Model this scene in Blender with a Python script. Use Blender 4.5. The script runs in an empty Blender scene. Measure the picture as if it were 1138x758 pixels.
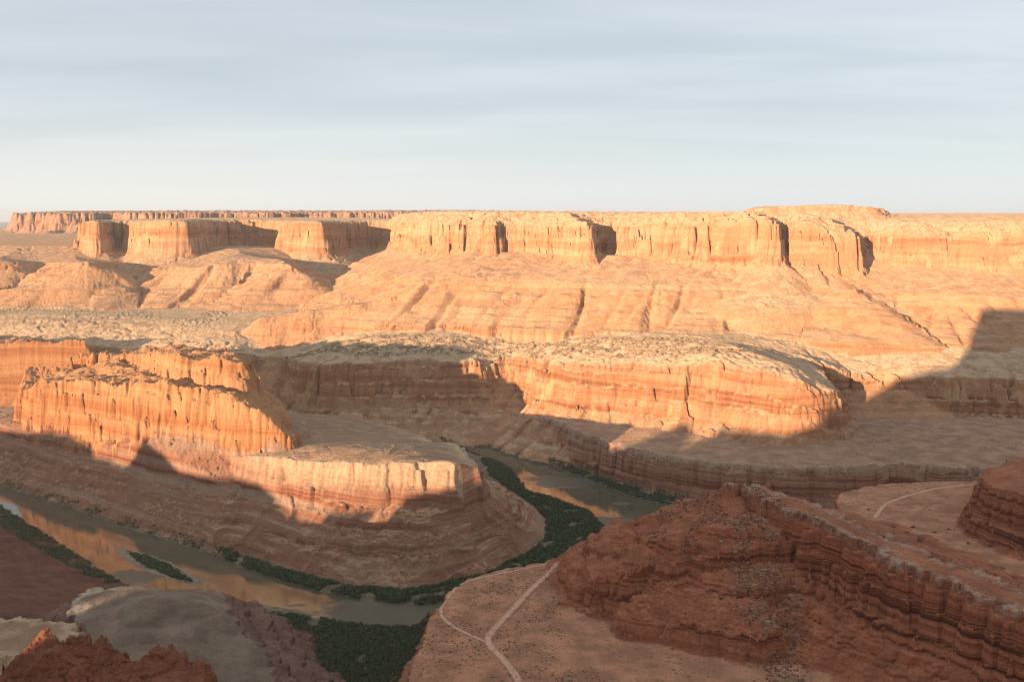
# River canyon at sunrise, seen from the rim of a mesa. Units are metres: +Y is the view direction, the river is z = 0.
import bpy, math, random
import numpy as np
from concurrent.futures import ThreadPoolExecutor
random.seed(7)
RNG = np.random.default_rng(11)
F32 = np.float32

# ------------------------------------------------------------------ camera
CAMZ, FOC, PCX, PCY = 602.0, 1106.0, 569.0, 379.0
PITCH = math.atan((PCY - 237.0) / FOC)
CP, SP = math.cos(PITCH), math.sin(PITCH)

def ray(px, py):
    a, b = px - PCX, -(py - PCY)
    return (a, FOC * CP + b * SP, -FOC * SP + b * CP)

def Z(px, py, z):
    """plan position of a surveyed point whose elevation is known"""
    d = ray(px, py); t = (z - CAMZ) / d[2]
    return (d[0] * t, d[1] * t, z)

def D(px, py, Y):
    """the same where the forward distance is known"""
    d = ray(px, py); t = Y / d[1]
    return (d[0] * t, Y, CAMZ + d[2] * t)

SUN_AZ, SUN_EL = math.radians(31.0), math.radians(5.4)     # azimuth of the light's travel right of +Y, elevation
TEL = math.tan(SUN_EL)

# ------------------------------------------------------------------ noise
_prm = np.random.default_rng(3).permutation(4096).astype(np.int32)
_ang = np.random.default_rng(4).uniform(0, 2 * math.pi, 4096)
_gx, _gy = np.cos(_ang).astype(F32), np.sin(_ang).astype(F32)

def perlin(x, y, seed=0):
    xf, yf = np.floor(x), np.floor(y)
    xi, yi = xf.astype(np.int32) + seed * 131, yf.astype(np.int32) + seed * 57
    fx, fy = (x - xf).astype(F32), (y - yf).astype(F32)
    u, v = fx * fx * fx * (fx * (fx * 6 - 15) + 10), fy * fy * fy * (fy * (fy * 6 - 15) + 10)
    a0, a1 = _prm[xi & 4095], _prm[(xi + 1) & 4095]
    def g(a, dy, ox, oy):
        h = _prm[(a + yi + dy) & 4095]
        return _gx[h] * (fx - ox) + _gy[h] * (fy - oy)
    n00, n10, n01, n11 = g(a0, 0, 0, 0), g(a1, 0, 1, 0), g(a0, 1, 0, 1), g(a1, 1, 1, 1)
    top = n00 + u * (n10 - n00); bot = n01 + u * (n11 - n01)
    return (top + v * (bot - top)) * F32(1.5)

def fbm(x, y, sc, octv, seed, gain=0.5):
    s, amp = 0, 1.0
    for o in range(octv):
        s = s + perlin(x / sc + 17.3 * o, y / sc - 9.1 * o, seed + o) * F32(amp)
        sc *= 0.48; amp *= gain
    return s

# ------------------------------------------------------------------ landform outlines: rim points (x, y, z)
LAY = {}
def layer(name, rim, prof, inner=(0, 0), warp=(20, 12, 4, 1.5), terr=0.5, rough=1.5, alt=None, maxd=None, lam=150.0, dip=0.0, face=1.0, gk=2.6, crest=0.0, of=None):
    def tail(p):                                            # below its drawn profile every slope runs on as scree
        (d0, h0), H = p[-1], max(q[2] for q in rim) + 30
        return np.array(list(p) + ([(d0 + (H - h0) / 0.62, H)] if H > h0 else []), float)
    prof = tail(prof)
    if alt: alt = (alt[0], tail(alt[1])); maxd = max(prof[-1][0], alt[1][-1][0])
    if not isinstance(inner, list): inner = [(0, 0), (inner[1] / max(inner[0], 1e-3), inner[1])]
    inner = np.array(inner, float)
    LAY[name] = dict(rim=np.array(rim, float), prof=prof, inner=inner, warp=warp, lam=lam, dip=dip, face=face, gk=gk, crest=crest, of=of,
                     terr=terr, rough=rough, alt=alt, maxd=maxd or prof[-1][0])

# bench above the far bank of the river
layer('far_bench', [(-1900, 3150, 85), (-800, 2800, 75), D(380, 451, 2740), D(451, 452, 2700), D(523, 457, 2650), D(570, 458, 2635), D(620, 469, 2430),
      D(645, 481, 2315), D(680, 494, 2205), D(717, 503, 2120), D(780, 513, 2040), D(870, 520, 1960), D(930, 519, 1960), D(972, 517, 1955),
      D(980, 518, 2030), D(1015, 516, 2035), D(1035, 517, 1975), D(1075, 520, 1980), D(1138, 528, 1960), (1750, 1950, 95), (6000, 1900, 95), (6000, 9000, 100), (-6000, 9000, 100), (-6000, 3500, 90)],
      [(0, 0), (4, 14), (9, 20), (13, 52), (18, 58), (24, 82), (60, 100)], inner=(0.05, 14), warp=(9, 9, 4, 1.2), terr=0.35, rough=1.0)
# middle terrace with its red cliffs
layer('cliff_terrace', [(-2600, 3150, 205), (-1500, 3060, 212), D(200, 390, 2950), D(262, 394, 2900), D(300, 396, 2990), D(322, 398, 2950), D(342, 404, 2760), D(400, 403, 2720),
      D(455, 401, 2705), D(528, 402, 2690), D(546, 407, 2735), D(558, 397, 2780), D(585, 396, 2750), D(605, 402, 2650), D(640, 405, 2520), D(720, 404, 2440), D(800, 404, 2335),
      D(850, 412, 2240), D(885, 424, 2200), D(920, 436, 2225), D(938, 436, 2300), D(900, 410, 2440), D(905, 405, 2500), D(960, 416, 2540),
      D(1010, 420, 2490), D(1075, 420, 2470), D(1138, 422, 2450), D(1250, 424, 2420), (6000, 2350, 210), (6000, 60000, 235), (-9000, 60000, 235), (-9000, 3500, 215)],
      [(0, 0), (5, 16), (12, 22), (18, 52), (27, 58), (33, 84), (44, 92), (52, 112), (90, 138)], inner=[(0, 0), (90, 24), (200, 46), (330, 56)], warp=(18, 20, 7, 2), terr=0.65, rough=1.2, lam=95.0)
# long red talus bench below the great cliffs
layer('talus_bench', [D(447, 307, 3390), D(520, 308, 3310), D(600, 311, 3240), D(700, 315, 3140), D(780, 318, 3090), D(860, 320, 3040), D(925, 322, 3040), D(946, 322, 2940), D(958, 323, 3050),
      D(1050, 327, 2980), D(1138, 330, 2970), D(1300, 333, 2950), (6000, 2900, 370), (6000, 9500, 400), (-2300, 9500, 400), D(372, 288, 5400), D(425, 296, 3950)],
      [(0, 0), (20, 9), (60, 26), (160, 70), (280, 108), (335, 122), (350, 152)], inner=(0.24, 75), warp=(30, 34, 2.5, 1.2), terr=0.85, rough=0.9, lam=170.0, face=0.3, gk=3.8)
# the great mesa on the right
layer('mesa', [D(452, 247, 4340), D(470, 247, 4090), D(486, 248, 3860), D(520, 249, 3730), D(543, 250, 3650), D(549, 250, 3590), D(557, 250, 3680), D(600, 251, 3570), D(648, 251, 3420), D(656, 251, 3410),
      D(661, 251, 3610), D(690, 252, 3600), D(700, 252, 3500), D(740, 251, 3400), D(800, 251, 3310), D(852, 250, 3190), D(861, 250, 3170), D(867, 250, 3310), D(879, 250, 3320), D(886, 251, 3210),
      D(945, 264, 3190), D(953, 264, 3190), D(958, 262, 3370), D(990, 262, 3360), D(996, 262, 3270), D(1052, 263, 3260), D(1056, 263, 3320), D(1062, 263, 3250), D(1138, 262, 3210), D(1300, 258, 3130), (6000, 3050, 560),
      (6000, 60000, 580), (-2500, 60000, 580), D(440, 246, 7200), D(425, 246, 5900)],
      [(0, 0), (5, 40), (12, 46), (18, 92), (26, 98), (34, 118), (70, 142), (180, 190), (300, 225)], inner=[(0, 0), (10, 3), (16, 15), (40, 18), (46, 29), (75, 33), (82, 43), (140, 49), (400, 52)], warp=(22, 17, 7, 2.6), terr=0.6, rough=2.0, crest=6)
layer('mesa_cap', [D(822, 233, 3700), D(845, 231, 3640), D(880, 229, 3620), D(925, 228, 3620), D(962, 229, 3640), D(980, 232, 3700), D(984, 231, 3900), D(930, 227, 4300), D(850, 229, 4300)],
      [(0, 0), (4, 9), (14, 12), (18, 20), (60, 30), (110, 60)], warp=(22, 12, 5, 2), terr=0.4, rough=1.0, of='mesa')
# butte line on the left
layer('butte', [D(88, 248, 4800), D(96, 247, 4560), D(114, 247, 4520), D(119, 247, 4820), D(138, 247, 4850), D(146, 248, 4620), D(162, 247, 4500), D(190, 247, 4430), D(210, 247, 4420), D(222, 246, 4800),
      D(262, 246, 5120), D(308, 247, 5100), D(318, 248, 4800), D(340, 248, 4640), D(364, 248, 4580), D(376, 248, 5050), D(410, 247, 5350), D(450, 247, 5300), D(470, 246, 5600), D(430, 244, 6600), (-1500, 8000, 560), (-2200, 7600, 560), (-2100, 5600, 562)],
      [(0, 0), (8, 62), (16, 68), (26, 128), (36, 136), (60, 152), (260, 240), (500, 300)], inner=(0.2, 12), warp=(30, 20, 7, 2.5), terr=0.3, rough=2.5)
# apron below the buttes
layer('talus_apron', [(-4600, 4350, 396), D(-60, 292, 4330), D(-20, 292, 4050), D(22, 292, 4060), D(34, 292, 4300), D(52, 292, 4280), D(66, 292, 4000), D(96, 291, 3940), D(108, 291, 4060), D(118, 291, 4420), D(150, 297, 4430), D(178, 298, 4220), D(215, 297, 4080), D(250, 294, 4060), D(285, 292, 4120),
      D(310, 293, 4010), D(326, 296, 3960), D(336, 297, 4080), D(346, 299, 4420), D(372, 298, 4550), D(420, 292, 4900), D(440, 290, 5600), (-1000, 8500, 380), (-4800, 8500, 380)],
      [(0, 0), (16, 12), (40, 24), (160, 74), (300, 118), (420, 148)], inner=(0.15, 62), warp=(34, 44, 4, 1.8), terr=0.75, rough=1.2, lam=170.0, face=0.4, gk=2.9)
# low ridge running left out of the talus bench
layer('low_ridge', [D(268, 360, 3160), D(300, 353, 3150), D(350, 345, 3180), D(400, 338, 3200), D(440, 330, 3230), D(470, 330, 3330), D(420, 335, 3380), D(330, 346, 3300)],
      [(0, 0), (8, 6), (60, 32), (72, 55)], warp=(16, 16, 5, 2), terr=0.4, rough=2)
# far mesa on the horizon
layer('distant_mesa', [D(24, 237, 9900), D(60, 237, 9300), D(100, 236, 9200), D(118, 237, 9600), D(165, 236, 9100), D(215, 236, 8900), D(240, 237, 9300), D(300, 236, 9000), D(350, 237, 9300), D(420, 236, 8900),
      D(470, 236, 9300), D(600, 236, 9300), D(620, 236, 16000), D(300, 236, 16000), D(30, 237, 14500)],
      [(0, 0), (20, 80), (60, 105), (80, 150), (200, 195), (900, 330), (1600, 370)], inner=(0.05, 20), warp=(110, 130, 16, 4), terr=0.3, rough=5, lam=520.0, gk=3.0, crest=18)
# gooseneck peninsula
layer('gooseneck', [(-1900, 2700, 95), D(-160, 476, 2420), D(0, 480, 2290), D(100, 493, 2120), D(215, 506, 1955), D(330, 511, 1795), D(400, 515, 1735), D(450, 515, 1715), D(496, 513, 1712), D(520, 516, 1705),
      D(532, 527, 1685), D(536, 534, 1685), D(537, 528, 1725), D(531, 516, 1780), D(524, 508, 1850), D(480, 489, 2150), D(452, 480, 2290), D(420, 470, 2400), (-500, 2560, 85), (-1900, 2900, 90)],
      [(0, 0), (4, 14), (9, 18), (13, 36), (24, 44), (30, 62), (46, 72), (72, 82), (77, 94), (112, 106), (117, 118), (215, 160)], inner=(0.06, 6), warp=(12, 13, 5, 1.6), terr=0.9, rough=2.0, lam=70.0)
# fins standing on the gooseneck
layer('lower_fin', [D(24, 428, 2350), D(48, 423, 2280), D(105, 424, 2150), D(180, 425, 2020), D(222, 429, 1965), D(250, 436, 1935), D(268, 447, 1915), D(284, 456, 1905), D(300, 463, 1888), D(313, 474, 1880), D(319, 486, 1880),
      (-425, 1925, 165), (-480, 1990, 215), (-580, 2080, 245), (-720, 2230, 258), (-960, 2420, 250), (-1200, 2450, 230), D(22, 432, 2330)],
      [(0, 0), (5, 26), (9, 30), (15, 70), (21, 78), (28, 122), (42, 138)], inner=(0.02, 2), warp=(12, 11, 6, 2.2), terr=0.45, rough=2.6, crest=12)
layer('upper_fin', [(-1900, 2700, 240), D(-60, 392, 2720), D(0, 391, 2660), D(40, 394, 2610), D(78, 391, 2570), D(120, 395, 2490), D(155, 393, 2350), D(178, 393, 2190), D(205, 396, 2100), D(240, 397, 2050), D(264, 402, 2020), (-545, 2080, 290), (-640, 2240, 292),
      (-800, 2500, 270), (-1000, 2760, 245), (-1500, 2950, 235), (-1900, 3000, 240)],
      [(0, 0), (6, 26), (12, 30), (20, 60), (45, 84), (60, 128)], inner=(0.02, 2), warp=(16, 15, 6, 2.2), terr=0.5, rough=3, crest=13)
# near bench with the dirt tracks
layer('near_bench', [Z(430, 850, 100), Z(450, 765, 100), Z(455, 742, 100), Z(469, 712, 100), Z(482, 685, 100), Z(500, 658, 100), Z(525, 641, 100), Z(570, 631, 100), Z(640, 619, 100), (200, 1475, 97), (330, 1500, 94), (520, 1490, 90),
      (575, 1640, 86), Z(934, 566, 82), Z(931, 552, 82), Z(955, 541, 83), Z(1000, 537, 84), Z(1065, 535, 86), (1300, 1960, 92), (6000, 1960, 95), (6000, 300, 95), (-60, 300, 100), (-150, 700, 100)],
      [(0, 0), (3, 14), (7, 20), (12, 50), (30, 66), (70, 92), (120, 110)], inner=(0.03, 6), warp=(6, 6, 3, 1.2), terr=0.25, rough=0.5)
# the big red ridge: knoll in front, crest behind
RCREST = [D(803, 536, 1375), Z(818, 539, 226), Z(852, 553, 226), Z(885, 571, 225), Z(925, 585, 224), Z(962, 602, 223), Z(1003, 624, 221), Z(1050, 642, 219), Z(1100, 662, 217), Z(1150, 684, 215), Z(1300, 740, 212), Z(1500, 820, 210),
      (900, 560, 212), (900, 700, 206), Z(1200, 680, 206), Z(1125, 655, 210), Z(1060, 628, 212), Z(1010, 605, 214), Z(965, 584, 216), Z(925, 566, 218), Z(880, 551, 221), Z(830, 535, 224)]
layer('rock_ridge', RCREST, [(0, 0), (3, 9), (8, 12), (11, 34), (16, 38), (17, 66), (30, 78), (90, 112), (180, 150)], warp=(8, 15, 7, 2.2), terr=0.6, rough=2.4, lam=60.0, crest=5,
      alt=('ridge_back', [(0, 0), (3, 3), (60, 34), (160, 84), (260, 115), (400, 135)]))
layer('rocky_knoll', [Z(812, 538, 223), Z(770, 556, 206), Z(730, 572, 190), Z(702, 585, 176), Z(690, 593, 172), Z(712, 598, 172), Z(750, 594, 187), Z(800, 582, 202), Z(845, 572, 216)],
      [(0, 0), (20, 9), (48, 21), (54, 40), (66, 44), (92, 57), (98, 74), (116, 80), (150, 98)], inner=(0.02, 3), warp=(14, 20, 9, 3.2), terr=0.9, rough=3.4, lam=60.0, crest=5)
layer('knoll_nose', [Z(696, 590, 173), Z(676, 600, 165), Z(660, 612, 156), Z(650, 628, 147), Z(654, 644, 142), Z(676, 648, 146), Z(702, 634, 158), Z(722, 612, 172)],
      [(0, 0), (4, 16), (9, 20), (13, 36), (20, 40), (25, 50), (60, 66)], warp=(8, 12, 7, 2.5), terr=0.8, rough=3, lam=50.0, crest=5, of='rocky_knoll')
layer('knoll_ledge', [Z(684, 682, 126), Z(735, 694, 126), Z(800, 706, 128), Z(848, 712, 132), Z(872, 696, 138), Z(845, 664, 150), Z(765, 652, 150), Z(705, 660, 138)],
      [(0, 0), (3, 10), (8, 13), (11, 24), (30, 34), (60, 50)], warp=(9, 14, 7, 2.5), terr=0.8, rough=3, lam=50.0, crest=5, of='rocky_knoll')
layer('red_buttress', [D(1084, 532, 1600), D(1098, 520, 1620), D(1118, 510, 1650), D(1160, 496, 1680), D(1300, 480, 1700), (2600, 1700, 215), (2600, 900, 215), (1250, 1050, 200), Z(1190, 560, 185), Z(1128, 548, 178), Z(1098, 540, 172)],
      [(0, 0), (5, 22), (10, 27), (16, 52), (24, 58), (32, 78), (70, 98), (150, 125)], inner=(0.15, 25), warp=(12, 14, 6, 2), terr=0.7, rough=2.4, lam=70.0)
# lower left: grey dome, dark river slope, near red rocks
layer('grey_hill', [Z(100, 706, 121), Z(84, 690, 122), Z(80, 668, 122), Z(98, 656, 122), Z(143, 652, 121), Z(205, 655, 120), Z(242, 658, 119), Z(258, 666, 118), Z(256, 682, 118), Z(272, 700, 117), Z(292, 722, 115), Z(312, 748, 112), Z(330, 810, 108),
      (-150, 500, 100), (-600, 500, 110)],
      [(0, 0), (3, 7), (20, 11), (23, 22), (46, 28), (49, 42), (75, 50), (79, 66), (106, 76), (111, 96), (150, 122)], inner=(0.04, 7), warp=(8, 10, 6, 2), terr=0.9, rough=1.6, lam=50.0)
layer('river_slope', [Z(134, 653, 6), Z(96, 629, 6), Z(56, 605, 6), Z(-4, 566, 6), Z(-110, 526, 6), (-2600, 2290, 6), (-2600, 500, 6), (-200, 500, 6), (-200, 1320, 6), (-420, 1440, 6)],
      [(0, 0), (10, 5), (20, 12)], inner=[(0, 0), (60, 16), (280, 74), (600, 106)], warp=(10, 12, 4, 1.5), terr=0.5, rough=1.6)
layer('pale_ledge', [Z(-80, 680, 122), Z(10, 686, 122), Z(50, 689, 122), Z(82, 694, 122), Z(88, 702, 122), Z(70, 716, 122), Z(20, 730, 122), Z(-80, 735, 122)],
      [(0, 0), (2, 6), (5, 8), (8, 16), (20, 22)], warp=(8, 10, 5, 2), terr=0.4, rough=1.2)
layer('red_outcrop', [D(4, 742, 800), D(30, 722, 815), D(60, 704, 820), D(98, 698, 820), D(128, 712, 810), D(152, 730, 800), D(178, 718, 795), D(198, 711, 790), D(222, 724, 780), D(246, 756, 765),
      (-170, 620, 190), (-420, 560, 230)],
      [(0, 0), (4, 14), (10, 18), (16, 40), (30, 52), (80, 110), (160, 160)], inner=(0, 0), warp=(8, 11, 7, 3), terr=1.0, rough=2.4, lam=45.0, dip=0.6, crest=16)
LABELS = list(LAY.keys())
RIDGE_BACK = np.array([(*Z(790, 520, 226)[:2],), (*Z(832, 540, 226)[:2],), (*Z(884, 561, 223)[:2],), (*Z(925, 576, 221)[:2],), (*Z(965, 593, 219)[:2],), (*Z(1008, 615, 217)[:2],), (*Z(1060, 638, 215)[:2],),
      (*Z(1130, 667, 213)[:2],), (*Z(1300, 735, 210)[:2],), (1500, 600), (1800, 1800), (600, 1800)])
WATER = np.array([p[:2] for p in [(-2600, 2620), (-1000, 2760), (-560, 2700), Z(440, 471, 0), Z(470, 475, 0), Z(530, 486, 0), Z(575, 499, 0), Z(654, 534, 0), Z(700, 552, 0), Z(738, 562, 0), (345, 1930), (365, 1790), (335, 1640), (240, 1545),
      (90, 1465), (0, 1435), Z(482, 699, 0), Z(420, 697, 0), Z(345, 687, 0), Z(318, 672, 0), (-300, 1440), (-420, 1490), Z(162, 655, 0), Z(130, 648, 0), Z(100, 626, 0), Z(60, 602, 0), Z(0, 562, 0), Z(-110, 522, 0), (-2600, 2330), (-2600, 2440),
      Z(-100, 505, 0), Z(0, 540, 0), Z(60, 559, 0), Z(100, 572, 0), Z(150, 590, 0), Z(200, 604, 0), Z(250, 622, 0), Z(300, 643, 0), Z(350, 656, 0), Z(400, 667, 0), Z(440, 671, 0), Z(480, 673, 0), (0, 1560), (90, 1585), (150, 1645), (185, 1760),
      Z(673, 589, 0), Z(655, 570, 0), Z(620, 557, 0), Z(585, 547, 0), Z(576, 530, 0), Z(560, 517, 0), Z(520, 501, 0), Z(480, 488, 0), Z(448, 481, 0), (-420, 2620), (-560, 2640), (-1000, 2680), (-2600, 2540)]])

z0 = lambda L: [Z(a, b, 1) for a, b in L]
TIP = z0([(535, 511), (562, 514), (580, 529), (585, 546), (610, 553), (640, 562), (662, 571), (674, 584), (668, 602), (640, 624), (600, 648), (520, 663), (480, 674), (440, 672), (400, 668), (350, 657), (300, 643), (250, 622), (245, 611), (300, 630), (350, 644),
      (400, 655), (450, 659), (500, 650), (545, 638), (588, 616), (606, 600), (608, 578), (592, 562), (567, 545), (545, 530)])

def chaikin(p, it=2):
    for _ in range(it):
        q = np.roll(p, -1, 0); p = np.stack([p * .78 + q * .22, p * .22 + q * .78], 1).reshape(-1, p.shape[1])
    return p

def seg_sdf(px, py, poly, near=False):
    """signed distance to a closed polygon, negative inside (and the nearest rim point)"""
    best = np.full(px.shape, 1e18); inside = np.zeros(px.shape, bool)
    if near: qx, qy = np.zeros(px.shape, F32), np.zeros(px.shape, F32)
    n = len(poly)
    for i in range(n):
        ax, ay = poly[i][:2]; bx, by = poly[(i + 1) % n][:2]
        ex, ey = bx - ax, by - ay
        t = np.clip(((px - ax) * ex + (py - ay) * ey) / (ex * ex + ey * ey + 1e-9), 0, 1)
        dx, dy = px - ax - t * ex, py - ay - t * ey
        dq = dx * dx + dy * dy
        if near:
            k = dq < best; qx[k] = (px - dx)[k]; qy[k] = (py - dy)[k]
        np.minimum(best, dq, out=best)
        c = ((ay > py) != (by > py)) & (px < (bx - ax) * (py - ay) / (by - ay + 1e-12) + ax)
        inside ^= c
    d = np.sqrt(best); d = np.where(inside, -d, d)
    return (d, qx, qy) if near else d

class Raster:
    def __init__(self, poly, margin, res=9.0):
        x0, y0 = poly[:, 0].min() - margin, poly[:, 1].min() - margin
        x1, y1 = poly[:, 0].max() + margin, poly[:, 1].max() + margin
        self.far = y1 > 9000
        if y0 > 6000: res = 30.0
        else: x0, x1, y0, y1 = max(x0, -3300), min(x1, 3300), max(y0, 380), min(y1, 6200)
        self.x0, self.y0, self.res = x0, y0, res
        nx, ny = int((x1 - x0) / res) + 2, int((y1 - y0) / res) + 2
        gx, gy = np.meshgrid(x0 + np.arange(nx) * res, y0 + np.arange(ny) * res)
        self.poly = self.pts = poly; self.nx, self.ny = nx, ny
        if poly.shape[1] > 2:
            self.h = self.hz(gx, gy)
            self.poly = poly = chaikin(poly)
            self.sd, self.qx, self.qy = seg_sdf(gx, gy, poly, True); self.sd = self.sd.astype(F32)
        else: self.sd = seg_sdf(gx, gy, poly).astype(F32)
    def hz(self, gx, gy):
        ws = np.zeros(gx.shape); hs = np.zeros(gx.shape)
        for p in self.pts:
            w = 1.0 / ((gx - p[0]) ** 2 + (gy - p[1]) ** 2 + 60.0) ** 1.2
            ws += w; hs += w * p[2]
        return (hs / ws).astype(F32)
    def samp(self, arr, x, y):
        fx = np.clip((x - self.x0) / self.res, 0, self.nx - 1.001); fy = np.clip((y - self.y0) / self.res, 0, self.ny - 1.001)
        ix, iy = fx.astype(np.int32), fy.astype(np.int32); fx = (fx - ix).astype(F32); fy = (fy - iy).astype(F32)
        a = arr[iy, ix]; b = arr[iy, ix + 1]; c = arr[iy + 1, ix]; d = arr[iy + 1, ix + 1]
        return (a + (b - a) * fx) * (1 - fy) + (c + (d - c) * fx) * fy
    def get(self, x, y, want_h=True):
        sd = self.samp(self.sd, x, y); h = self.samp(self.h, x, y) if want_h else None
        out = (x < self.x0) | (x > self.x0 + self.res * (self.nx - 1)) | (y > self.y0 + self.res * (self.ny - 1)) | (y < self.y0)
        if out.any():
            sd = sd.copy(); sd[out] = seg_sdf(x[out], y[out], self.poly)
            if want_h: h = h.copy(); h[out] = self.hz(x[out], y[out])
        return sd, h

def _mk(n): return n, Raster(LAY[n]['rim'], LAY[n]['maxd'] + 120)
with ThreadPoolExecutor(4) as ex:
    RAS = dict(ex.map(_mk, LABELS))
RAS_BACK = Raster(RIDGE_BACK, 60, 5.0)
RAS_WATER = Raster(WATER, 300, 6.0)
RAS_TIP = Raster(np.array([q[:2] for q in TIP]), 300, 6.0)
SOFT = [LABELS.index(q) for q in ('gooseneck', 'lower_fin', 'upper_fin', 'grey_hill')]

# rock beds: alternating hard and soft, a monotone map of elevation
_zb = [-20.0]; _mb = [-20.0]; _rb = np.random.default_rng(21); _hard = False
while _zb[-1] < 760:
    th = _rb.uniform(3, 8) if _hard else _rb.uniform(4, 13)
    _zb.append(_zb[-1] + th); _mb.append(_mb[-1] + th * (_rb.uniform(1.7, 2.3) if _hard else _rb.uniform(0.25, 0.5))); _hard = not _hard
_zb = np.array(_zb); _mb = np.array(_mb)
_k = np.polyfit(_zb, _mb, 1); _mb = (_mb - _k[1]) / _k[0]

_zf = [-20.0]; _mf = [-20.0]
while _zf[-1] < 760:
    th = _rb.uniform(0.9, 2.2) if _hard else _rb.uniform(1.2, 3.4)
    _zf.append(_zf[-1] + th); _mf.append(_mf[-1] + th * (1.9 if _hard else 0.35)); _hard = not _hard
_zf = np.array(_zf); _mf = np.array(_mf); _k = np.polyfit(_zf, _mf, 1); _mf = (_mf - _k[1]) / _k[0]

BUMPS = [('grey_hill', Z(182, 690, 118), 60, 24), ('grey_hill', Z(236, 690, 116), 26, 9), ('grey_hill', Z(206, 722, 112), 20, 8)]
ISLE_A, ISLE_B = np.array(Z(133, 612, 0)[:2]), np.array(Z(218, 648, 0)[:2])
BARS = [(Z(333, 673, 0), 26, 10), (Z(690, 560, 0), 34, 16)]

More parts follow.
